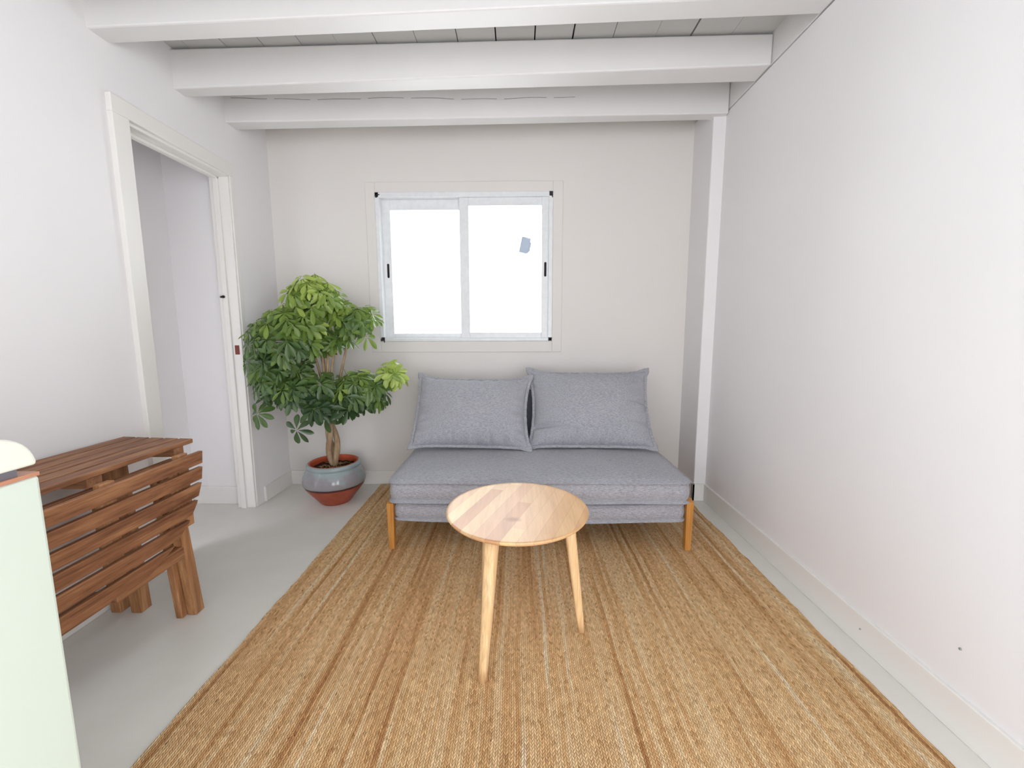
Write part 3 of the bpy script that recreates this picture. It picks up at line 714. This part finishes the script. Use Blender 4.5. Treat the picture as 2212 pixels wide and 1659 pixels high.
def branch(a, b_, r0, r1, bow=.03):
    a, b_ = Vector(a), Vector(b_); mid = (a + b_) / 2 + Vector((random.uniform(-bow, bow), random.uniform(-bow, bow), random.uniform(0, bow)))
    pts = [a.lerp(mid, q).lerp(mid.lerp(b_, q), q) for q in [k / 6 for k in range(7)]]
    m.tube(pts, [r0 + (r1 - r0) * k / 6 for k in range(7)], 7); br.extend(pts)
for (c, r, n_, tn) in blobs:
    branch(TP - Vector((0, 0, random.uniform(0, .05))), c, .011 if c[2] > .9 else .007, .005)
    for k in range(2):
        d = Vector((random.uniform(-1, 1) * r[0], random.uniform(-1, 1) * r[1], random.uniform(-.2, 1) * r[2])) * .6
        branch(c, Vector(c) + d, .005, .003, .015)
for q in (-.045, -.01, .03, .06): branch(TP - Vector((q * .2, 0, 0)), (TP.x + q * 1.5 + .01, 2.53, 1.04), .010, .007, .012)
m.build('trunk', BARK, pl)
lf = MB(); st = MB()
def palmate(c, nrm, size, tone):
    c = Vector(c); nrm = Vector(nrm).normalized(); a = nrm.cross(Vector((.37, .21, .9))).normalized(); b_ = nrm.cross(a)
    K = random.choice((7, 7, 8, 8, 9)); ph = random.uniform(0, 6.28); droop = random.uniform(.18, .60)
    for i in range(K):
        an = ph + 2 * PI * i / K * .97 + random.uniform(-.12, .12); rd = a * math.cos(an) + b_ * math.sin(an)
        L = size * random.uniform(.070, .098); Wd = L * random.uniform(.34, .42)
        if i in (0, K - 1): L *= .8
        dr = droop + random.uniform(-.15, .2); g = Vector((0, 0, -1))
        d = (rd * math.cos(dr) - nrm * math.sin(dr)).normalized(); side = d.cross(nrm).normalized(); n2 = side.cross(d).normalized()
        vs = []; prof_ = [(0, .06), (.16, .30), (.36, .72), (.58, 1.0), (.76, .96), (.90, .62), (1.0, .06)]
        for q, wv in prof_:
            cc = c + d * (.010 + L * q) + g * (.12 * L * q * q) - nrm * 0
            hw = Wd / 2 * wv; fold = .28 * hw
            vs += [cc - side * hw + n2 * fold, cc - side * hw * .5 + n2 * fold * .35, cc, cc + side * hw * .5 + n2 * fold * .35, cc + side * hw + n2 * fold]
        vs = [Vector((max(p.x, XL + .030), min(p.y, YB - .02), p.z)) if p.y < 2.575 or p.x > XL else p for p in vs]
        fs = [(r * 5 + k, r * 5 + k + 1, r * 5 + k + 6, r * 5 + k + 5) for r in range(6) for k in range(4)]
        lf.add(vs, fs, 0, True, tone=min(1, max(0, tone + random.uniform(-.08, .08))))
CROWN = Vector((-1.2, 2.6, .9))
def place(c, nrm, size, tone):
    palmate(c, nrm, size, tone)
    c = Vector(c); near = min(br, key=lambda p: (p - c).length + .4 * max(0, p.z - c.z))
    mid = (near + c) / 2 + Vector((0, 0, .012)); st.tube([near, mid, c], [.0022, .0018, .0015], 5)
for (c, r, n_, tn) in blobs:
    c = Vector(c)
    for i in range(int(n_ * 1.45)):
        while True:
            v = Vector((random.gauss(0, 1), random.gauss(0, 1), random.gauss(0, 1))).normalized()
            if v.y < .45: break
        rad = random.uniform(.55, 1.0) ** .6
        p = c + Vector((v.x * r[0], v.y * r[1], v.z * r[2])) * rad
        if abs(p.x + 1.175) < .055 and .80 < p.z < .99 and p.y < 2.58: continue
        if p.x < XL + .06: p.x = XL + .06 + random.uniform(0, .04)
        if p.y > YB - .10: p.y = YB - .10
        nrm = Vector((v.x * .6 + random.uniform(-.5, .5), v.y * .6 - .45 + random.uniform(-.4, .3), v.z * .4 + .6 + random.uniform(-.3, .3)))
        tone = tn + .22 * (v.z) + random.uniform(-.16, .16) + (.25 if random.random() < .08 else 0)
        place(p, nrm, random.uniform(.68, .95), tone)
for c, tone, size, nrm in singles: place(c, nrm, size, tone)
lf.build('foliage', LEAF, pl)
o = st.build('leaf_stalks', STEM, pl); o['kind'] = 'stuff'

# ------------------------------------------------------------------ small screws
def dot(name, loc, ax, r, label):
    v = Vector(ax); m = MB().tube([Vector(loc) - v * .001, Vector(loc) + v * .0015], r, 12); o = m.build(name, m_plain('dot_grey', lin((150, 156, 152)), .7, .2), loc=loc); o['label'] = label; o['category'] = 'screw'
dot('screw_head', (XR - .0145, 1.36, .063), (-1, 0, 0), .0028, 'tiny grey screw head in the white skirting of the right wall')
dot('wall_plug', (XR - .0015, 1.06, .235), (-1, 0, 0), .0035, 'tiny grey plug low on the right wall')
for o in list(bpy.data.objects):
    if '_base' in o: del o['_base']
